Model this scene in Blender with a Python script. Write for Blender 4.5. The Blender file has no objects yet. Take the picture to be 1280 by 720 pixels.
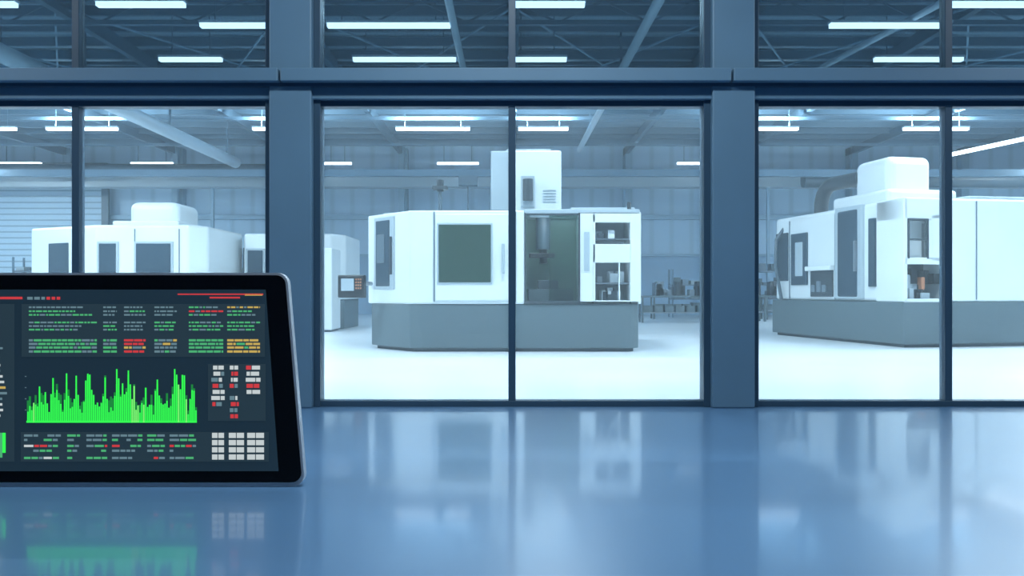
import bpy, math, random
from mathutils import Vector
random.seed(7)
scene = bpy.context.scene
try:
    scene.view_settings.view_transform = 'Standard'
except Exception: pass
COL = scene.collection

def s2l(c):
    return tuple(((v/255)/12.92 if v/255 <= 0.04045 else (((v/255)+0.055)/1.055)**2.4) for v in c)

def mat(name, rgb, rough=0.5, metal=0.0, emit=0.0, noise=0.0, nscale=3.0, spec=0.5, bump=0.0):
    m = bpy.data.materials.new(name); m.use_nodes = True
    nt = m.node_tree; b = nt.nodes['Principled BSDF']
    c = s2l(rgb)
    b.inputs['Base Color'].default_value = (*c, 1)
    b.inputs['Roughness'].default_value = rough
    b.inputs['Metallic'].default_value = metal
    b.inputs['Specular IOR Level'].default_value = spec
    if emit > 0:
        b.inputs['Emission Color'].default_value = (*c, 1)
        b.inputs['Emission Strength'].default_value = emit
    if noise > 0:
        tc = nt.nodes.new('ShaderNodeTexCoord'); n = nt.nodes.new('ShaderNodeTexNoise')
        n.inputs['Scale'].default_value = nscale; n.inputs['Detail'].default_value = 4
        r = nt.nodes.new('ShaderNodeValToRGB')
        r.color_ramp.elements[0].position = 0.3; r.color_ramp.elements[1].position = 0.7
        r.color_ramp.elements[0].color = (*[v*(1-noise) for v in c], 1)
        r.color_ramp.elements[1].color = (*[min(1, v*(1+noise*0.6)) for v in c], 1)
        nt.links.new(tc.outputs['Object'], n.inputs['Vector'])
        nt.links.new(n.outputs['Fac'], r.inputs['Fac'])
        nt.links.new(r.outputs['Color'], b.inputs['Base Color'])
        if bump > 0:
            bp = nt.nodes.new('ShaderNodeBump'); bp.inputs['Strength'].default_value = bump
            nt.links.new(n.outputs['Fac'], bp.inputs['Height']); nt.links.new(bp.outputs['Normal'], b.inputs['Normal'])
    return m

def ribbed(name, rgb, scale, axis='X', dark=0.8, rough=0.5):
    m = mat(name, rgb, rough); nt = m.node_tree; b = nt.nodes['Principled BSDF']
    tc = nt.nodes.new('ShaderNodeTexCoord'); w = nt.nodes.new('ShaderNodeTexWave')
    w.wave_type = 'BANDS'; w.bands_direction = axis; w.inputs['Scale'].default_value = scale
    r = nt.nodes.new('ShaderNodeValToRGB'); c = s2l(rgb)
    r.color_ramp.elements[0].color = (*[v*dark for v in c], 1); r.color_ramp.elements[0].position = 0.0
    r.color_ramp.elements[1].color = (*c, 1); r.color_ramp.elements[1].position = 0.25
    nt.links.new(tc.outputs['Object'], w.inputs['Vector']); nt.links.new(w.outputs['Fac'], r.inputs['Fac'])
    nt.links.new(r.outputs['Color'], b.inputs['Base Color'])
    return m

def glassmat(name, tint, refl=1.0, haze=0.0):
    """thin glazing: clear transmission, fresnel reflection, and a slight milky film mixed in to imitate hazy factory air"""
    m = bpy.data.materials.new(name); m.use_nodes = True; nt = m.node_tree
    nt.nodes.clear()
    o = nt.nodes.new('ShaderNodeOutputMaterial'); t = nt.nodes.new('ShaderNodeBsdfTransparent')
    g = nt.nodes.new('ShaderNodeBsdfGlossy'); mx = nt.nodes.new('ShaderNodeMixShader')
    lw = nt.nodes.new('ShaderNodeFresnel'); lw.inputs['IOR'].default_value = 1.3
    t.inputs['Color'].default_value = (*tint, 1); g.inputs['Roughness'].default_value = 0.02
    g.inputs['Color'].default_value = (refl, refl, refl, 1)
    src = t.outputs[0]
    if haze > 0:  # translucent white share imitating haze in the hall
        tl = nt.nodes.new('ShaderNodeBsdfTranslucent'); tl.inputs['Color'].default_value = (0.78, 0.92, 1.0, 1)
        m2 = nt.nodes.new('ShaderNodeMixShader'); m2.inputs[0].default_value = haze
        nt.links.new(t.outputs[0], m2.inputs[1]); nt.links.new(tl.outputs[0], m2.inputs[2]); src = m2.outputs[0]
    nt.links.new(lw.outputs[0], mx.inputs[0]); nt.links.new(src, mx.inputs[1]); nt.links.new(g.outputs[0], mx.inputs[2])
    nt.links.new(mx.outputs[0], o.inputs[0])
    return m

def empty(name, loc=(0, 0, 0)):
    e = bpy.data.objects.new(name, None); e.empty_display_size = 0.2; COL.objects.link(e); return e

def mesh(name, verts, faces, m, parent=None, bevel=0.0, seg=2, smooth=False):
    me = bpy.data.meshes.new(name); me.from_pydata([tuple(v) for v in verts], [], faces); me.update()
    import bmesh
    bm = bmesh.new(); bm.from_mesh(me); bmesh.ops.recalc_face_normals(bm, faces=bm.faces); bm.to_mesh(me); bm.free()
    ob = bpy.data.objects.new(name, me); COL.objects.link(ob)
    if m: me.materials.append(m)
    if parent: ob.parent = parent
    if bevel > 0:
        b = ob.modifiers.new('bevel', 'BEVEL'); b.width = bevel; b.segments = seg; b.limit_method = 'ANGLE'
    if smooth:
        for p in me.polygons: p.use_smooth = True
    return ob

CF = [(0, 1, 2, 3), (7, 6, 5, 4), (0, 4, 5, 1), (1, 5, 6, 2), (2, 6, 7, 3), (3, 7, 4, 0)]
class Fr:
    def __init__(s, ox=0, oy=0, ang=0):
        s.o = (ox, oy); a = math.radians(ang); s.c = math.cos(a); s.s = math.sin(a)
    def p(s, u, v, z): return (s.o[0]+u*s.c-v*s.s, s.o[1]+u*s.s+v*s.c, z)
    def box(s, name, u0, u1, v0, v1, z0, z1, m, parent=None, bevel=0.0, seg=2):
        vs = [s.p(u0, v0, z0), s.p(u1, v0, z0), s.p(u1, v1, z0), s.p(u0, v1, z0), s.p(u0, v0, z1), s.p(u1, v0, z1), s.p(u1, v1, z1), s.p(u0, v1, z1)]
        return mesh(name, vs, CF, m, parent, bevel, seg)
    def prism(s, name, pts, z0, z1, m, parent=None, bevel=0.0, seg=2):
        n = len(pts)
        vs = [s.p(u, v, z0) for u, v in pts]+[s.p(u, v, z1) for u, v in pts]
        fs = [tuple(range(n)), tuple(range(2*n-1, n-1, -1))]+[(i, (i+1) % n, n+(i+1) % n, n+i) for i in range(n)]
        return mesh(name, vs, fs, m, parent, bevel, seg)
    def boxes(s, name, lst, m, parent=None, bevel=0.0):
        vs = []; fs = []
        for (u0, u1, v0, v1, z0, z1) in lst:
            k = len(vs)
            vs += [s.p(u0, v0, z0), s.p(u1, v0, z0), s.p(u1, v1, z0), s.p(u0, v1, z0), s.p(u0, v0, z1), s.p(u1, v0, z1), s.p(u1, v1, z1), s.p(u0, v1, z1)]
            fs += [tuple(i+k for i in f) for f in CF]
        return mesh(name, vs, fs, m, parent, bevel)
    def tube(s, name, pts, r, m, parent=None, res=4):
        cu = bpy.data.curves.new(name, 'CURVE'); cu.dimensions = '3D'; cu.bevel_depth = r; cu.bevel_resolution = res; cu.use_fill_caps = True
        sp = cu.splines.new('POLY'); sp.points.add(len(pts)-1)
        for i, q in enumerate(pts): sp.points[i].co = (*s.p(*q), 1)
        cu.materials.append(m); ob = bpy.data.objects.new(name, cu); COL.objects.link(ob)
        if parent: ob.parent = parent
        return ob
W = Fr()

# ---------------- materials
m_frame = mat('steel_blue_paint', (98, 132, 156), 0.45, noise=0.06, nscale=1.5)
m_framed = mat('frame_dark_blue', (54, 81, 102), 0.4)
m_floor = mat('epoxy_floor_blue', (94, 135, 175), 0.32, noise=0.04, nscale=0.7, spec=0.8)
pf = m_floor.node_tree.nodes['Principled BSDF']
pf.inputs['Coat Weight'].default_value = 0.6; pf.inputs['Coat Roughness'].default_value = 0.08; pf.inputs['Coat IOR'].default_value = 1.5
m_ffloor = mat('factory_floor_white', (238, 244, 248), 0.25, noise=0.04, nscale=0.6)
m_white = mat('machine_white', (222, 230, 233), 0.35, noise=0.05, nscale=0.8)
m_offw = mat('machine_grey_white', (168, 182, 190), 0.4)
m_base = mat('machine_base_grey', (82, 100, 107), 0.45, noise=0.04)
m_based = mat('machine_plinth_dark', (46, 58, 66), 0.5)
m_win = mat('machine_window_green', (40, 66, 54), 0.15, spec=0.25)
m_winb = mat('machine_window_blue', (50, 70, 84), 0.15, spec=0.3)
m_int = mat('machine_interior', (104, 136, 120), 0.5, noise=0.15, nscale=3)
m_black = mat('black_plastic', (18, 22, 26), 0.35)
m_seam = mat('seam_grey', (104, 120, 132), 0.5)
m_steel = mat('steel', (150, 158, 165), 0.3, metal=0.8)
m_pipe = mat('duct_galvanised', (205, 220, 230), 0.35, metal=0.1)
m_ductd = mat('duct_dark', (78, 96, 108), 0.4)
m_roof = ribbed('roof_deck', (166, 192, 208), 3.0, 'X', 0.8)
m_truss = mat('truss_steel', (102, 128, 146), 0.5)
m_trussl = mat('truss_light', (158, 186, 204), 0.5)
m_bwall = ribbed('factory_wall_panel', (192, 218, 236), 0.35, 'X', 0.88)
m_wallb = mat('wall_blue', (90, 120, 148), 0.6, noise=0.04)
m_ceil = mat('ceiling_blue', (105, 132, 158), 0.7)
m_orange = mat('orange_paint', (180, 120, 86), 0.4)
m_glass = glassmat('window_glass', (0.92, 0.965, 0.985), 1.0, 0.045)
m_glasst = glassmat('window_glass_tinted', (0.40, 0.49, 0.54), 1.0, 0.02)
m_lamp = mat('lamp_tube', (240, 248, 255), 0.4, emit=5)

# ---------------- room shell
YW = 7.04; S = 142.0
def wx(px): return (px-640)/S
def wz(py): return 1+(365-py)/S
ROOMX = 11.6
W.box('floor', -ROOMX, ROOMX, -5, YW+0.1, -0.1, 0, m_floor)
W.box('ceiling', -ROOMX, ROOMX, -5, YW-0.2, 5.0, 5.1, m_ceil)
W.box('wall_left', -ROOMX-0.1, -ROOMX, -5, YW, 0, 5.0, m_wallb)
W.box('wall_right', ROOMX, ROOMX+0.1, -5, YW, 0, 5.0, m_wallb)
W.box('wall_back', -ROOMX, ROOMX, -5.1, -5, 0, 5.0, m_wallb)
FX = 27; YB = 36; ZR = 7.7
W.box('floor_factory', -FX, FX, YW+0.1, YB, -0.1, 0, m_ffloor)
W.box('ceiling_factory', -FX, FX, YW+0.1, YB, ZR, ZR+0.1, m_roof)
W.box('wall_factory_back', -FX, FX, YB, YB+0.1, 0, ZR, m_bwall)
W.box('wall_factory_left', -FX-0.1, -FX, YW+0.1, YB, 0, ZR, m_bwall)
W.box('wall_factory_right', FX, FX+0.1, YW+0.1, YB, 0, ZR, m_bwall)
W.boxes('wall_front', [(-FX, FX, YW-0.05, YW+0.1, 4.9, ZR), (-FX, -ROOMX, YW, YW+0.1, 0, 4.9), (ROOMX, FX, YW, YW+0.1, 0, 4.9)], m_wallb)

# glazed partition
P = 542
part = empty('glazed_partition_wall')
cols = []; dark = []
for k in range(-3, 4):
    c = 369+P*k if k <= 0 else 911+P*(k-1)
    cols.append((wx(c-26), wx(c+26), YW-0.16, YW+0.12, 0, 5.0))
    dark += [(wx(c-34), wx(c-26), YW-0.08, YW+0.08, 0, 4.9), (wx(c+26), wx(c+34), YW-0.08, YW+0.08, 0, 4.9)]
W.boxes('column', cols, m_frame, part, 0.012)
L, R = -ROOMX+0.01, ROOMX-0.01
W.box('transom_beam', L, R, YW-0.12, YW+0.1, wz(128), wz(93), m_frame, part, 0.01)
led = []
for k in range(-4, 4):
    a = 360+P*k+k*6; b = a+P+3
    led.append((max(L, wx(a)), min(R, wx(b)), YW-0.24, YW-0.1, wz(110), wz(94)))
led = [q for q in led if q[1] > q[0]]
W.boxes('transom_ledge', led, m_frame, part, 0.008)
W.box('transom_shadow_strip', L, R, YW-0.17, YW-0.11, wz(114), wz(110), m_framed, part)  # solid dark bar coloured as the shade below the ledge
dark += [(L, R, YW-0.06, YW+0.06, wz(94), wz(88)), (L, R, YW-0.06, YW+0.06, wz(135), wz(128)),
         (L, R, YW-0.06, YW+0.06, 0, wz(500)), (L, R, YW-0.06, YW+0.06, 4.8, 4.95)]
n = 0
for k in range(-3, 4):
    a = 403+P*k
    b = a+474; mid = a+237
    if b < -990 or a > 2270: continue
    dark.append((wx(mid-4.5), wx(mid+4.5), YW-0.05, YW+0.05, 0, 4.9))
    for (p, q) in ((a, mid), (mid, b)):
        x0, x1 = max(L, wx(p)), min(R, wx(q))
        if x1 <= x0+0.1: continue
        n += 1
        w = empty('window_%d' % n)
        W.box('pane_lower', x0, x1, YW, YW+0.008, wz(501), wz(134), m_glass, w)
        W.box('pane_upper', x0, x1, YW, YW+0.008, wz(89), 4.82, m_glasst, w)
W.boxes('mullions', dark, m_framed, part, 0.004)

# ---------------- factory roof structure
tr = empty('roof_truss_structure')
pur = [(-FX, FX, y, y+0.09, ZR-0.28, ZR-0.05) for y in [8.2+1.15*i for i in range(24)]]
W.boxes('purlins', pur, m_truss, tr)
raf = [(x, x+0.16, YW+0.2, YB, ZR-0.6, ZR-0.28) for x in range(-25, 27, 5)]
W.boxes('rafters', raf, m_truss, tr)
tv = []
for y in (12.6, 17.4, 22.2, 27, 31.8):
    tv.append((-FX, FX, y, y+0.1, 6.82, 6.92)); tv.append((-FX, FX, y, y+0.1, 7.3, 7.4))
W.boxes('truss_chords', tv, m_truss, tr)
def strut_mesh(name, segs, r, m, parent):
    vs = []; fs = []
    for a, b in segs:
        a = Vector(a); b = Vector(b); d = (b-a).normalized(); n1 = d.cross(Vector((0, 1, 0.01))).normalized()*r; n2 = d.cross(n1).normalized()*r
        k = len(vs)
        vs += [a-n1-n2, a+n1-n2, a+n1+n2, a-n1+n2, b-n1-n2, b+n1-n2, b+n1+n2, b-n1+n2]
        fs += [tuple(i+k for i in f) for f in CF]
    return mesh(name, vs, fs, m, parent)
sg = []
for y in (12.6, 17.4):
    x = -FX; i = 0
    while x < FX-1:
        z0, z1 = (6.88, 7.35) if i % 2 == 0 else (7.35, 6.88)
        sg.append(((x, y+0.05, z0), (x+1, y+0.05, z1))); x += 1; i += 1
strut_mesh('truss_webs', sg, 0.018, m_truss, tr)
sg = []
for x in range(-25, 25, 5):
    for y in (8, 17.5):
        sg.append(((x, y, 7.25), (x+5, y+9, 7.25))); sg.append(((x+5, y, 7.22), (x, y+9, 7.22)))
strut_mesh('cross_bracing', sg, 0.02, m_trussl, tr)
W.boxes('support_posts', [(x, x+0.25, YB-0.75, YB-0.5, 0, ZR-0.3) for x in range(-25, 27, 10)], m_trussl, tr)

# ducts/pipes
d = empty('overhead_ductwork')
W.tube('duct_a', [(-10.7, 8, 6.0), (-10.7, 31, 6.0)], 0.2, m_pipe, d)
W.tube('pipe_b', [(2.85, 8, 6.5), (2.6, 31, 6.5)], 0.10, m_pipe, d)
W.tube('pipe_c', [(-1.2, 8, 6.5), (-1.2, 22, 6.5)], 0.08, m_pipe, d)
W.tube('pipe_d', [(9.3, 8, 6.6), (7.2, 24, 6.6)], 0.07, m_pipe, d)
W.tube('duct_f', [(12, 33, 5.6), (26, 33, 5.6)], 0.3, m_ductd, d)
W.tube('duct_g', [(-9.2, 33.5, 0.02), (-9.2, 33.5, 5.6), (-9.7, 33.5, 6.1), (-22, 33.5, 6.1)], 0.28, m_ductd, d)
W.box('duct_trunk', -26, 26, 34.2, 34.9, 5.5, 6.0, m_offw, d)
W.boxes('duct_support_posts', [(x, x+0.12, 34.5, 34.62, 0, 5.55) for x in (-25, -13, -1, 11, 25)], m_trussl, d)
W.boxes('duct_hangers', [(-10.73, -10.67, y, y+0.05, 6.2, ZR-0.02) for y in (10, 15, 20, 25, 30)]+[(2.7, 2.75, y, y+0.04, 6.55, ZR-0.02) for y in (12, 20, 28)], m_truss, d)

KF = 0.68
def area(name, loc, sx, sy, power, col=(0.80, 0.93, 1.0), rot=(0, 0, 0)):
    l = bpy.data.lights.new(name, 'AREA'); l.shape = 'RECTANGLE'; l.size = sx; l.size_y = sy; l.energy = power; l.color = col
    o = bpy.data.objects.new(name, l); o.location = loc; o.rotation_euler = rot; COL.objects.link(o); return o
def lamp(x0, x1, y, z, h=0.14, down=0, up=0):
    e = empty('ceiling_strip_light')
    W.box('housing', x0, x1, y-0.09, y+0.09, z, z+0.05, m_pipe, e)
    W.box('tube', x0+0.02, x1-0.02, y-0.07, y+0.07, z-h+0.06, z, m_lamp, e)
    W.boxes('hangers', [(x0+0.3, x0+0.32, y, y+0.02, z+0.05, ZR-0.02), (x1-0.32, x1-0.3, y, y+0.02, z+0.05, ZR-0.02)], m_truss, e)
    if down: area('downlight', ((x0+x1)/2, y, z-h+0.05), x1-x0, 0.16, down*KF).parent = e
    if up: area('roof_fill', ((x0+x1)/2, y, z+0.06), x1-x0, 0.16, up*KF, rot=(math.pi, 0, 0)).parent = e  # fill lamp added above the strip to brighten the roof
rows = {10.5: [(-14, -11.5, 650, 0), (-7, -4.5, 600, 0), (-1.2, 1.2, 500, 0), (4.5, 7, 600, 0), (11.5, 14, 650, 0)],  # unseen row of strips, added to light the hall
        15.2: [(-7.9, -6.2, 400, 0), (-11.5, -9.4), (0.0, 1.4, 400, 0), (8.2, 9.8, 450, 0)],
        16.4: [(-6.4, -4.6), (-3.8, -1.25), (6.5, 9.0), (-13.5, -11, 560, 0), (12, 14, 560, 0)],
        18.8: [(-8.3, -6.8), (-3.75, -1.3), (-0.1, 1.3), (8.5, 10.6), (-14, -11.7)],
        22.5: [(-17.5, -15, 900, 300), (15, 17.5, 900, 300)],  # unseen outer strips added to brighten the rear of the hall
        29.5: [(-22.5, -20, 900, 0), (20, 22.5, 900, 0)],  # unseen side strips added for light on the back wall
        26.8: [(-15.6, -13.2, 0, 500), (-18.5, -16.6), (-8.7, -6.8, 0, 500), (-3.9, -1.4, 0, 500), (0.2, 1.9, 0, 400), (7.3, 9.6, 0, 500), (13.1, 15.3, 0, 500)],
        34.0: [(-16.2, -14.4), (-21.8, -20), (-8, -6.8), (-3.2, -1.4), (7, 8.8)]}
for y, l in rows.items():
    for t in l:
        lamp(t[0], t[1], y, 6.5, down=t[2] if len(t) > 2 else 0, up=t[3] if len(t) > 3 else 0)
e = empty('ceiling_strip_light')
strut_mesh('tube', [((15.9, 29.4, 6.0), (17.0, 25.0, 6.0))], 0.06, m_lamp, e)
for x in (-7, 0, 7):
    area('room_fill', (x, 4.3, 4.95), 3.0, 0.5, 180, (0.82, 0.94, 1.0))  # unseen ceiling panels added to light the columns

# ---------------- centre CNC machine
def poly_face_box(name, A, B, s0, s1, z0, z1, out0, out1, m, parent, bevel=0.01):
    ang = math.degrees(math.atan2(B[1]-A[1], B[0]-A[0])); f = Fr(A[0], A[1], ang)
    return f.box(name, s0, s1, -out1, -out0, z0, z1, m, parent, bevel)

def centre_machine():
    e = empty('cnc_machining_center')
    f = Fr(0, 13.33, 0)
    f.prism('base', [(-1.71, 0.02), (2.0, 0.02), (2.13, 0.15), (2.2, 2.9), (-2.5, 2.9), (-2.5, 0.92)], 0.06, 0.8, m_base, e, 0.02)
    f.prism('plinth', [(-1.65, 0.1), (1.95, 0.1), (2.05, 0.2), (2.1, 2.8), (-2.4, 2.8), (-2.4, 0.95)], 0, 0.07, m_based, e)
    f.boxes('base_seams', [(-0.02, 0.0, 0.005, 0.03, 0.1, 0.78)], m_based, e)
    f.prism('enclosure_side', [(-1.71, 0), (0.21, 0), (0.21, 2.95), (-2.57, 2.95), (-2.57, 0.97)], 0.8, 2.36, m_white, e, 0.03, 3)
    f.box('enclosure_rear', 0.2, 2.2, 1.15, 2.95, 0.8, 2.36, m_white, e, 0.03)
    f.box('front_header', 0.2, 2.13, 0, 1.2, 2.3, 2.38, m_offw, e, 0.01)
    f.box('post_mid', 1.13, 1.35, 0, 0.5, 0.8, 2.33, m_white, e, 0.01)
    f.box('post_end', 1.97, 2.15, 0, 1.2, 0.8, 2.33, m_white, e, 0.01)
    f.box('bay_divider', 1.15, 1.2, 0.4, 1.2, 0.8, 2.33, m_offw, e)
    f.box('chamber_back', 0.21, 1.15, 1.05, 1.15, 0.8, 2.3, m_int, e)
    f.box('chamber_side', 0.2, 0.24, 0.05, 1.1, 0.8, 2.3, m_int, e)
    f.box('chamber_floor', 0.2, 2.1, 0, 1.2, 0.8, 0.84, m_based, e)
    f.box('bay_back', 1.2, 2.0, 1.0, 1.15, 0.8, 2.3, m_offw, e)
    f.box('chamber_fill_fitting', 0.3, 1.05, 0.14, 0.22, 2.265, 2.295, m_pipe, e)  # fitting added to go with the chamber's fill lamp
    lo = area('chamber_fill', (0.68, 13.33+0.18, 2.255), 0.7, 0.06, 6, rot=(math.radians(25), 0, 0)); lo.parent = e  # added lamp that brightens the machine interior
    f.tube('spindle', [(0.55, 0.75, 2.3), (0.55, 0.75, 1.75)], 0.13, m_ductd, e)
    f.tube('spindle_nose', [(0.55, 0.75, 1.75), (0.55, 0.75, 1.5)], 0.07, m_black, e)
    f.box('tool_arm', 0.3, 0.75, 0.65, 0.85, 1.6, 1.68, m_black, e, 0.01)
    f.box('work_table', 0.28, 1.05, 0.4, 1.0, 0.84, 1.05, m_base, e, 0.01)
    f.box('vise', 0.45, 0.8, 0.5, 0.8, 1.05, 1.2, m_based, e, 0.01)
    f.box('door_glass_sliding', 0.62, 1.13, 0.06, 0.075, 0.84, 2.3, glassmat('door_glass', (0.62, 0.76, 0.70), 1.0, 0.06), e)
    f.boxes('door_glass_frame', [(0.21, 0.235, 0.0, 0.06, 0.82, 2.32), (1.105, 1.135, -0.01, 0.06, 0.82, 2.32), (0.21, 1.13, -0.01, 0.06, 2.28, 2.31), (0.21, 1.13, -0.01, 0.06, 0.81, 0.85)], m_based, e)
    f.box('door_panel', -1.28, -0.02, -0.03, 0.02, 0.86, 2.30, m_white, e, 0.015)
    f.box('window_frame', -1.25, -0.32, -0.045, -0.02, 1.13, 2.15, m_offw, e, 0.01)
    f.box('viewing_window', -1.22, -0.35, -0.055, -0.03, 1.16, 2.12, m_win, e, 0.01)
    f.boxes('door_seams', [(-0.03, -0.01, -0.01, 0.01, 0.84, 2.34), (-1.31, -1.285, -0.01, 0.01, 0.84, 2.34), (0.05, 0.07, -0.01, 0.01, 0.84, 2.34)], m_seam, e)
    f.box('door_handle', -0.17, -0.12, -0.1, -0.03, 1.3, 1.8, m_offw, e, 0.01)
    f.boxes('bay_frame', [(1.35, 1.97, 0, 0.08, 2.16, 2.33), (1.35, 1.97, 0, 0.08, 1.49, 1.80), (1.35, 1.97, 0, 0.06, 0.80, 0.86), (1.35, 1.39, 0, 0.06, 0.8, 2.3), (1.78, 1.8, 0.0, 0.06, 0.8, 1.5)], m_white, e, 0.008)
    f.boxes('bay_shelves', [(1.38, 1.97, 0.1, 0.9, 1.13, 1.16), (1.38, 1.97, 0.1, 0.9, 1.88, 1.9)], m_steel, e)
    tool = []
    for i in range(18):
        u = 1.4+random.random()*0.48; z = random.choice((0.84, 1.16, 1.9)); hh = 0.08+random.random()*0.16; w = 0.05+random.random()*0.09
        tool.append((u, u+w, 0.12+random.random()*0.2, 0.6, z, z+hh))
    f.boxes('tooling', tool[:6], m_based, e); f.boxes('tooling_light', tool[6:], m_white, e)
    f.box('bay_panel', 1.38, 1.97, 0.7, 0.78, 0.84, 2.28, m_offw, e)
    A = (-2.57, 13.33+0.97); B = (-1.71, 13.33)
    poly_face_box('side_window_frame', A, B, 0.22, 0.86, 1.05, 2.3, 0.0, 0.02, m_offw, e)
    poly_face_box('side_window', A, B, 0.3, 0.72, 1.1, 2.24, 0.01, 0.035, m_winb, e)
    poly_face_box('side_window_handle', A, B, 0.76, 0.8, 1.3, 1.95, 0.01, 0.06, m_based, e)
    poly_face_box('side_window_panel', A, B, 0.35, 0.6, 1.5, 2.0, 0.03, 0.05, m_ductd, e)
    f.box('column_head', 0.0, 0.88, 0.9, 2.2, 2.36, 3.52, m_white, e, 0.03, 3)
    f.box('column_side', -0.38, 0.02, 1.0, 2.2, 2.36, 3.53, m_offw, e, 0.02)
    f.box('column_motor_bracket', 0.16, 0.4, 0.75, 0.92, 2.5, 3.05, m_offw, e, 0.01)
    f.tube('column_motor', [(0.28, 0.72, 2.6), (0.28, 0.72, 2.98)], 0.09, m_based, e)
    f.box('column_cap', -0.1, 0.7, 1.1, 2.0, 3.52, 3.58, m_offw, e, 0.01)
    f.boxes('column_vents', [(0.55, 0.78, 0.88, 0.91, 2.6+0.05*i, 2.615+0.05*i) for i in range(5)], m_offw, e)
    f.tube('signal_post', [(-1.25, 0.6, 2.36), (-1.25, 0.6, 2.8)], 0.03, m_ductd, e)
    f.tube('signal_lamp', [(-1.25, 0.6, 2.75), (-1.25, 0.6, 2.95)], 0.06, m_based, e)
    f.box('signal_bracket', -1.38, -1.12, 0.5, 0.7, 2.78, 2.84, m_based, e, 0.01)
    f.box('top_rail', -1.5, 0.0, 0.5, 0.55, 2.36, 2.42, m_steel, e)
    f.box('top_cover', -2.3, -0.6, 1.0, 2.6, 2.36, 2.42, m_offw, e, 0.01)
    f.box('top_cover_right', 1.0, 2.1, 0.3, 2.0, 2.36, 2.44, m_offw, e, 0.02)
    f.tube('stack_light', [(1.98, 0.2, 2.4), (1.98, 0.2, 2.52)], 0.035, m_based, e)
    f.box('control_strip', 1.2, 1.29, -0.02, 0.01, 1.35, 2.0, m_offw, e)
    f.tube('panel_arm', [(-2.4, 1.2, 1.15), (-2.55, 0.7, 1.15), (-2.75, 0.5, 1.1)], 0.035, m_steel, e)
    g = Fr(-2.97, 13.7, -12)
    g.box('control_panel', -0.02, 0.46, 0, 0.12, 0.9, 1.29, m_black, e, 0.02)
    g.box('control_panel_screen', 0.05, 0.28, -0.01, 0.01, 1.02, 1.23, m_offw, e)
    g.boxes('control_panel_keys', [(0.31+0.04*(i % 3), 0.335+0.04*(i % 3), -0.01, 0.01, 1.05+0.05*(i//3), 1.08+0.05*(i//3)) for i in range(12)], m_orange, e)
    return e
centre_machine()

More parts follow.
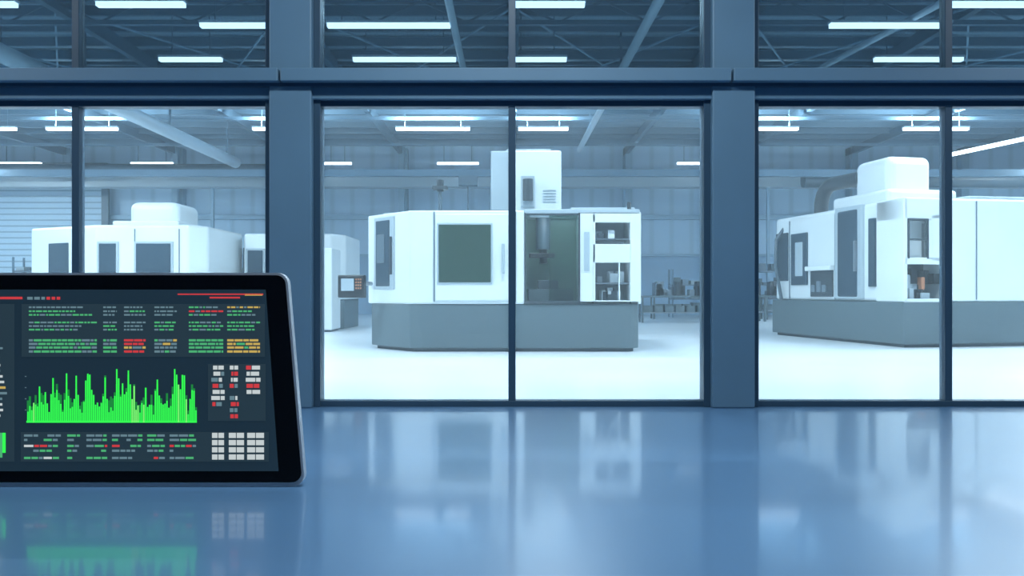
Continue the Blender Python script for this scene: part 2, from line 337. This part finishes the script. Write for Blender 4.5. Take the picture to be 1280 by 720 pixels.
# ---------------- right CNC machine
def right_machine():
    e = empty('cnc_machining_center')
    f = Fr(7.0, 14.3, 11)
    base = [(0, 0), (2.9, 0), (2.9, 5.1), (0.5, 5.1), (0.0, 4.6)]
    f.prism('base', base, 0.06, 0.82, m_base, e, 0.02)
    f.prism('plinth', [(0.08, 0.08), (2.8, 0.08), (2.8, 5.0), (0.55, 5.0), (0.08, 4.5)], 0, 0.07, m_based, e)
    f.prism('enclosure', [(0.04, 0.75), (2.9, 0.75), (2.9, 5.1), (0.6, 5.1), (0.04, 4.5)], 0.82, 2.7, m_white, e, 0.08, 4)
    f.box('enclosure_front', 0.95, 2.9, 0.02, 0.8, 0.82, 2.7, m_white, e, 0.04, 3)
    f.box('front_header', 0.02, 1.0, 0.02, 0.8, 2.3, 2.7, m_white, e, 0.03)
    f.box('side_cheek', 0.02, 0.1, 0.02, 0.8, 0.82, 2.7, m_white, e, 0.015)
    f.box('front_infill', 0.58, 1.0, 0.02, 0.2, 1.56, 2.4, m_white, e, 0.01)
    f.boxes('front_rails', [(0.05, 1.0, 0.02, 0.08, 1.5, 1.62), (0.5, 0.6, 0.02, 0.08, 1.6, 2.3), (0.05, 1.0, 0.02, 0.08, 0.82, 0.88)], m_white, e)
    f.boxes('front_window_frame', [(0.1, 0.13, 0.01, 0.07, 1.6, 2.32), (0.49, 0.52, 0.01, 0.07, 1.6, 2.32), (0.1, 0.52, 0.01, 0.07, 2.28, 2.32), (0.1, 0.52, 0.01, 0.07, 1.93, 1.96)], m_based, e)
    f.box('front_window_back', 0.1, 0.6, 0.3, 0.34, 1.62, 2.3, m_white, e)
    f.box('front_bay_back', 0.1, 0.96, 0.7, 0.76, 0.84, 1.55, m_based, e)
    tl = []
    for i in range(16):
        u = 0.12+random.random()*0.7; w = 0.05+random.random()*0.1; z = random.choice((0.84, 0.84, 1.05, 1.15))
        tl.append((u, u+w, 0.12+random.random()*0.25, 0.65, z, z+0.1+random.random()*0.22))
    f.boxes('tooling', tl[:8], m_black, e); f.boxes('tooling_light', tl[8:14], m_offw, e); f.boxes('tooling_orange', tl[14:], m_orange, e)
    f.boxes('front_seams', [(1.5, 1.512, 0.0, 0.03, 0.86, 2.66)], m_seam, e)
    f.box('side_tall_door', -0.05, 0.06, 1.3, 1.95, 0.9, 2.62, m_winb, e, 0.04, 3)
    f.box('side_tall_door_frame', -0.03, 0.08, 1.18, 2.07, 0.86, 2.7, m_offw, e, 0.03)
    f.box('side_narrow_window', -0.01, 0.06, 0.82, 1.0, 1.1, 2.4, m_winb, e, 0.01)
    f.box('side_handle', -0.1, -0.04, 1.3, 1.34, 1.4, 2.0, m_steel, e, 0.01)
    f.box('side_opening', 0.0, 0.06, 2.2, 3.0, 0.9, 1.45, m_based, e, 0.01)
    f.box('side_ledge', -0.08, 0.1, 2.15, 3.1, 1.45, 1.55, m_white, e, 0.02)
    f.boxes('side_opening_parts', [(-0.03, 0.06, 2.4+0.2*i, 2.52+0.2*i, 1.0, 1.15+0.08*(i % 2)) for i in range(3)], m_seam, e)
    f.box('side_window', 0.0, 0.06, 3.15, 3.8, 1.15, 2.3, m_winb, e, 0.02)
    f.box('side_window_pane', -0.01, 0.06, 3.3, 3.6, 1.35, 2.1, m_offw, e, 0.01)
    f.tube('end_guard', [(-0.05, 4.1, 0.84), (-0.14, 4.2, 1.6), (-0.12, 4.2, 2.2), (0.1, 4.2, 2.5)], 0.04, m_ductd, e)
    f.box('end_window', 0.0, 0.06, 3.95, 4.45, 1.25, 2.35, m_winb, e, 0.02)
    f.boxes('side_seams', [(0.02, 0.05, 3.88, 3.9, 0.85, 2.6), (0.02, 0.05, 2.12, 2.14, 0.85, 2.6)], m_seam, e)
    f.box('spindle_housing', 0.4, 1.35, 0.95, 2.05, 2.6, 3.62, m_white, e, 0.16, 5)
    f.box('spindle_housing_step', 0.2, 1.7, 0.7, 2.5, 2.6, 2.95, m_white, e, 0.08, 4)
    f.box('top_guard', 1.5, 2.8, 0.2, 2.6, 2.68, 2.78, m_offw, e, 0.02)
    pts = [(0.45, 3.3, 2.6)]+[(0.45, 2.85+0.45*math.cos(math.pi/2*i/8), 2.87+0.45*math.sin(math.pi/2*i/8)) for i in range(9)]+[(0.5, 1.95, 3.32)]
    f.tube('extraction_duct', pts, 0.15, m_based, e)
    return e
right_machine()

# ---------------- left machines
def small_machine(ox, oy, w, dep, left_ch, dome, wins, h=2.6):
    e = empty('cnc_lathe')
    f = Fr(ox, oy, 0)
    f.prism('base', [(0, 0.0), (w, 0.0), (w+0.25, 0.5), (w+0.25, dep), (-left_ch, dep), (-left_ch, 1.2)], 0.0, 0.8, m_base, e, 0.02)
    f.prism('enclosure', [(0, 0.02), (w, 0.02), (w+0.3, 0.5), (w+0.3, dep), (-left_ch-0.05, dep), (-left_ch-0.05, 1.2)], 0.8, h, m_white, e, 0.07, 4)
    for i, (a, b, z0, z1) in enumerate(wins):
        f.box('window_frame_%d' % i, a-0.05, b+0.05, -0.02, 0.04, z0-0.05, z1+0.05, m_offw, e, 0.01)
        f.box('viewing_window_%d' % i, a, b, -0.035, 0.02, z0, z1, m_winb, e, 0.01)
    f.boxes('seams', [(w*0.42, w*0.42+0.02, 0.0, 0.03, 0.84, h-0.1), (w*0.9, w*0.9+0.02, 0.0, 0.03, 0.84, h-0.1)], m_seam, e)
    if dome:
        a, b, z = dome
        f.box('housing', a, b, 0.5, 1.9, h-0.1, z, m_white, e, 0.18, 5)
        f.box('housing_step', a-0.3, b+0.1, 0.3, 2.1, h-0.1, h+0.12, m_white, e, 0.05, 3)
    A = (ox-left_ch-0.05, oy+1.2); B = (ox, oy+0.02); Lg = math.dist(A, B)
    poly_face_box('side_window', A, B, Lg*0.3, Lg*0.6, 1.3, 2.2, 0.0, 0.03, m_winb, e)
    f.box('control_panel', w*0.62, w*0.62+0.3, -0.12, -0.03, 1.1, 1.35, m_offw, e, 0.02)
    return e
small_machine(-9.9, 19, 2.2, 3.0, 2.2, (0.55, 1.75, 3.2), [(0.98, 1.8, 1.45, 2.15), (0.1, 0.5, 1.45, 2.15)])
small_machine(-7.1, 21.2, 2.3, 2.5, 0.35, None, [(0.1, 0.5, 1.4, 2.1), (0.9, 1.4, 1.4, 1.9)], 2.55)

c = empty('electrical_cabinet')
W.box('body', -5.6, -4.5, 20.0, 21.0, 0.05, 2.1, m_white, c, 0.03); W.box('door_seam', -5.0, -4.98, 19.98, 20.02, 0.1, 2.05, m_seam, c); W.box('foot', -5.55, -4.55, 20.05, 20.95, 0, 0.06, m_based, c)

def bench(x, y, w):
    e = empty('workbench')
    W.box('top', x, x+w, y, y+0.7, 0.82, 0.88, m_base, e, 0.01)
    W.boxes('legs', [(x+a, x+a+0.06, y+b, y+b+0.06, 0, 0.82) for a in (0.02, w-0.08) for b in (0.02, 0.62)], m_base, e)
    W.box('shelf', x+0.05, x+w-0.05, y+0.05, y+0.65, 0.3, 0.34, m_steel, e)
    it = []; it2 = []
    for i in range(int(w*5)):
        u = x+0.05+random.random()*(w-0.3); hh = 0.1+random.random()*0.45
        (it if i % 2 else it2).append((u, u+0.08+random.random()*0.15, y+0.1, y+0.5, 0.88, 0.88+hh))
    W.boxes('tools_dark', it, m_based, e); W.boxes('tools_grey', it2, m_seam, e)
    W.boxes('bins', [(x+0.1+0.35*i, x+0.38+0.35*i, y+0.1, y+0.6, 0.34, 0.55) for i in range(int((w-0.2)/0.35))], m_base, e)
for x, y, w in ((4.2, 26, 2.4), (7.0, 27, 1.6), (-6.3, 24, 1.4), (5.2, 29.5, 2.2), (-3.6, 27, 1.6), (12.5, 27.5, 2.4), (9.2, 29, 2.0)):
    bench(x, y, w)
def shelf(x, y, w, h):
    e = empty('storage_rack')
    W.boxes('uprights', [(x+a, x+a+0.06, y+b, y+b+0.06, 0, h) for a in (0, w/2, w-0.06) for b in (0, 0.7)], m_truss, e)
    zs = [0.15+i*0.55 for i in range(int(h/0.55))]
    W.boxes('shelves', [(x, x+w, y, y+0.76, z, z+0.05) for z in zs], m_seam, e)
    it = [[], [], []]
    for z in zs:
        u = x+0.1
        while u < x+w-0.4:
            ww = 0.2+random.random()*0.25; it[random.randrange(3)].append((u, u+ww, y+0.1, y+0.6, z+0.05, z+0.1+random.random()*0.33)); u += ww+0.05+random.random()*0.2
    W.boxes('boxes_grey', it[0], m_base, e); W.boxes('boxes_dark', it[1], m_seam, e); W.boxes('boxes_white', it[2], m_offw, e)
for x, y, w, h in ((6.3, 31.5, 2.6, 1.9), (-5.6, 33, 2.6, 2.0), (9.5, 32, 3, 2.2), (-12.5, 32, 3, 2.2), (17, 31, 3, 2.4), (-20, 32, 3, 2.4)):
    shelf(x, y, w, h)

b = empty('wall_steel_frame')
W.boxes('wall_columns', [(x, x+0.35, YB-0.4, YB-0.01, 0, ZR-0.3) for x in range(-25, 27, 5)], m_trussl, b)
W.boxes('wall_rails', [(-FX, FX, YB-0.2, YB-0.01, 4.25, 4.45), (-FX, FX, YB-0.15, YB-0.01, 2.6, 2.7)], m_trussl, b)
W.box('dado', -FX, FX, YB-0.05, YB-0.005, 0, 2.6, mat('wall_dado_blue', (160, 190, 214), 0.6), b)
r = empty('roller_door')
m_rd = ribbed('roller_slats', (180, 204, 220), 1.2, 'Z', 0.6)
W.box('curtain', -23.5, -18.2, YB-0.5, YB-0.42, 0, 6.2, m_rd, r)
W.boxes('guides', [(-23.8, -23.5, YB-0.55, YB-0.41, 0, 6.6), (-18.2, -17.9, YB-0.55, YB-0.41, 0, 6.6), (-23.8, -17.9, YB-0.7, YB-0.41, 6.2, 6.7)], m_seam, r)
cr = empty('overhead_crane')
W.box('girder', -FX+0.1, FX-0.1, 30.0, 30.3, 5.35, 5.6, m_truss, cr)
W.boxes('runway_posts', [(-FX+0.1, -FX+0.4, 30.0, 30.3, 0, 5.4), (FX-0.4, FX-0.1, 30.0, 30.3, 0, 5.4)], m_truss, cr)
W.boxes('hoist', [(-2.0, -1.3, 29.9, 30.4, 5.0, 5.35), (-1.68, -1.63, 30.1, 30.15, 3.9, 5.0)], m_seam, cr)
W.box('hook_block', -1.78, -1.52, 30.0, 30.25, 3.7, 3.95, m_seam, cr, 0.03)

# ---------------- tablet
KL = 0.17; Y0 = 1000/244.0
def TP(px, py, off=0.0):
    """point on the tablet's leaning plane"""
    tx, tz = (px-640)/1000.0, (365-py)/1000.0
    yy = (Y0+KL*1.0+off)/(1-KL*tz)
    return (tx*yy, yy, 1+tz*yy)
def rounded(x0t, x1t, y0, x0b, x1b, y1, r, n=6):
    pts = []
    for (cx, cy, a0) in ((x1t-r, y0+r, -90), (x1b-r, y1-r, 0), (x0b+r, y1-r, 90), (x0t+r, y0+r, 180)):
        for i in range(n+1):
            a = math.radians(a0+90*i/n); pts.append((cx+r*math.cos(a), cy+r*math.sin(a)))
    return pts
def slab(name, pts, o0, o1, m, parent, bevel=0):
    n = len(pts); vs = [TP(x, y, o0) for x, y in pts]
    vs = vs+[(v[0], v[1]+(o1-o0), v[2]) for v in vs]
    fs = [tuple(range(n)), tuple(range(2*n-1, n-1, -1))]+[(i, (i+1) % n, n+(i+1) % n, n+i) for i in range(n)]
    return mesh(name, vs, fs, m, parent, bevel)
T = empty('tablet_computer')
m_alu = mat('tablet_aluminium', (205, 210, 216), 0.3, metal=0.3)
m_bez = mat('tablet_bezel_black', (10, 12, 15), 0.12)
m_scr = mat('screen_background', (30, 48, 60), 0.25, emit=0.75)
slab('body_shell', rounded(-168, 360, 341, -192, 380, 608.5, 15), 0.004, 0.055, m_alu, T)
slab('bezel', rounded(-166, 357, 344, -190, 376.5, 603, 12), 0.0, 0.02, m_bez, T)
slab('screen', [(-142, 362), (332, 362), (348, 589), (-160, 589)], -0.003, 0.001, m_scr, T)
def em(name, rgb, s=0.9): 
    m = mat(name, rgb, 0.5, emit=s); m.node_tree.nodes['Principled BSDF'].inputs['Base Color'].default_value = (0.01, 0.01, 0.01, 1); return m
m_g = em('screen_green', (46, 230, 74), 1.25); m_gd = em('screen_green_soft', (76, 178, 116), 0.95); m_w = em('screen_white', (204, 214, 216)); m_r = em('screen_red', (214, 60, 66))
m_t = em('screen_text_grey', (104, 134, 146)); m_y = em('screen_amber', (206, 176, 90)); m_p = em('screen_panel', (36, 56, 68), 0.9); m_gl = em('screen_pale_green', (120, 240, 110), 1.1)
m_dg = em('screen_deep_green', (26, 135, 58), 1.0)
Q = {k: [] for k in 'g d w r t y p l e'.split()}
def q(k, x0, y0, x1, y1): Q[k].append((x0, y0, x1, y1))
q('p', 27, 380, 331, 446); q('p', 260, 455, 332, 526); q('p', 26, 540, 336, 577); q('p', -150, 380, 18, 577)
x = 34
while x < 76: w = random.uniform(3, 8); q('r' if x > 55 else 't', x, 371, x+w, 374.5); x += w+2
q('r', 0, 371, 28, 374); q('r', 222, 367, 329, 368.6); q('r', 262, 371, 300, 373); q('y', 306, 367, 328, 369.5)
groups = [(36, 121), (129, 146), (155, 182), (193, 221), (236, 279), (284, 325)]
for gi, (a, bb) in enumerate(groups):
    for ri, yy in enumerate((383, 388, 392.5, 402, 406.5, 411)):
        x = a
        end = a+(bb-a)*random.uniform(0.65, 1)
        k = random.choice('ttdtd') if gi < 4 else random.choice('ddydr')
        while x < end: w = random.uniform(2, 8); q(random.choice([k, k, k, 't']), x, yy, min(bb, x+w), yy+2.1); x += w+1.2
    for ri, yy in enumerate((424, 428.5, 433, 438)):
        x = a
        k = {0: 'd', 1: 'd', 2: random.choice('ry'), 3: 't', 4: 'd', 5: 'y'}[gi]
        while x < bb-2: w = random.uniform(3, 12); q(random.choice([k, k, k, 'd', 'y' if gi > 2 else 't']), x, yy, min(bb, x+w), yy+2.8); x += w+1
for i in range(88):
    t = i/87; x = 34+t*210
    h = 8+random.random()*16
    for c_, a, wd in ((0.02, 8, .02), (0.07, 36, .012), (0.105, 26, .010), (0.15, 44, .012), (0.175, 32, .010), (0.23, 42, .012), (0.29, 42, .012), (0.355, 66, .014), (0.38, 24, .02), (0.46, 38, .012), (0.53, 48, .012), (0.56, 30, .02), (0.60, 66, .013), (0.63, 22, .01), (0.70, 28, .012), (0.77, 44, .012), (0.81, 16, .02), (0.875, 66, .013), (0.90, 26, .012), (0.925, 62, .012), (0.98, 30, .014)):
        h += a*math.exp(-((t-c_)/wd)**2)*random.uniform(0.85, 1.05)
    h = min(h, random.uniform(58, 67))
    hb = min(60, h*0.7+random.uniform(0, 20))
    q('e', x-0.4, 528-hb, x+2.2, 528)
    Q['g' if random.random() < 0.92 else 'l'].append((x, 528-h, x+1.8, 528))
q('g', 33, 526, 246, 528.4)
for yy in (470, 484, 498, 512): q('t', 31, yy, 33, yy+1)
for r_ in range(9):
    for cidx, (a, bb) in enumerate(((264, 281), (287, 299), (306, 326))):
        yy = 457+r_*7.6
        if random.random() < 0.1: continue
        xa = a+random.uniform(0, 3); xb = bb-random.uniform(0, 4)
        kk = random.choice('rwwrt') if cidx < 2 else random.choice('wwwr')
        xm = xa+(xb-xa)*random.uniform(0.3, 0.7)
        q(kk, xa, yy, xm-0.5, yy+5); q(random.choice([kk, 'w', 't']), xm+0.5, yy, xb, yy+5)
for r_ in range(4):
    for (a, bb) in ((265, 280), (286, 305), (309, 330)):
        q('w', a, 541+r_*9, (a+bb)/2-0.6, 541+r_*9+6.5); q('w', (a+bb)/2+0.4, 541+r_*9, bb, 541+r_*9+6.5)
for yy in (543, 548.5, 556, 562, 571):
    for (a, bb) in ((30, 76), (84, 100), (108, 134), (140, 178), (184, 206), (212, 245)):
        x = a
        while x < bb-3:
            w = random.uniform(4, 12)
            if random.random() < 0.85: q(random.choice('ddttrrw' if yy in (556, 571) else 'dtdtt'), x, yy, min(bb, x+w), yy+2.8)
            x += w+1.2
for yy in range(455, 520, 7): q(random.choice('twy'), -20, yy, random.uniform(0, 14), yy+3)
for yy in range(386, 440, 6): q(random.choice('wt'), -140, yy, random.uniform(-60, 6), yy+2.5)
q('d', -70, 541, 3, 572); q('g', 3, 541, 7, 566)
for i in range(30): q('l', -145+i*4, 530-random.uniform(8, 60), -142.5+i*4, 530)
mats = dict(g=m_g, d=m_gd, w=m_w, r=m_r, t=m_t, y=m_y, p=m_p, l=m_gl, e=m_dg)
names = dict(g='chart_bars', d='green_text', w='white_table', r='red_text', t='grey_text', y='amber_text', p='panels', l='chart_bars_pale', e='chart_bars_deep')
for k, lst in Q.items():
    vs = []; fs = []
    o = {'p': -0.0045, 'e': -0.0055}.get(k, -0.007)
    for (x0, y0, x1, y1) in lst:
        i = len(vs); vs += [TP(x0, y0, o), TP(x1, y0, o), TP(x1, y1, o), TP(x0, y1, o)]; fs.append((i, i+3, i+2, i+1))
    mesh(names[k], vs, fs, mats[k], T)
a1 = TP(60, 430, 0.06); a2 = TP(140, 430, 0.06)
mesh('kickstand', [a1, a2, (a2[0], a2[1]+0.45, 0), (a1[0], a1[1]+0.45, 0), (a1[0], a1[1]+0.02, a1[2]), (a2[0], a2[1]+0.02, a2[2]), (a2[0], a2[1]+0.48, 0), (a1[0], a1[1]+0.48, 0)], CF, m_alu, T)

# ---------------- world & camera
w = bpy.data.worlds.new('world'); scene.world = w; w.use_nodes = True
w.node_tree.nodes['Background'].inputs[0].default_value = (0.5, 0.65, 0.85, 1); w.node_tree.nodes['Background'].inputs[1].default_value = 0.3
cam = bpy.data.cameras.new('camera'); cam.lens = 28.125; cam.sensor_width = 36; cam.shift_y = 5/1280; cam.clip_end = 200
co = bpy.data.objects.new('camera', cam); co.location = (0, 0, 1); co.rotation_euler = (math.radians(90), 0, 0); COL.objects.link(co)
scene.camera = co
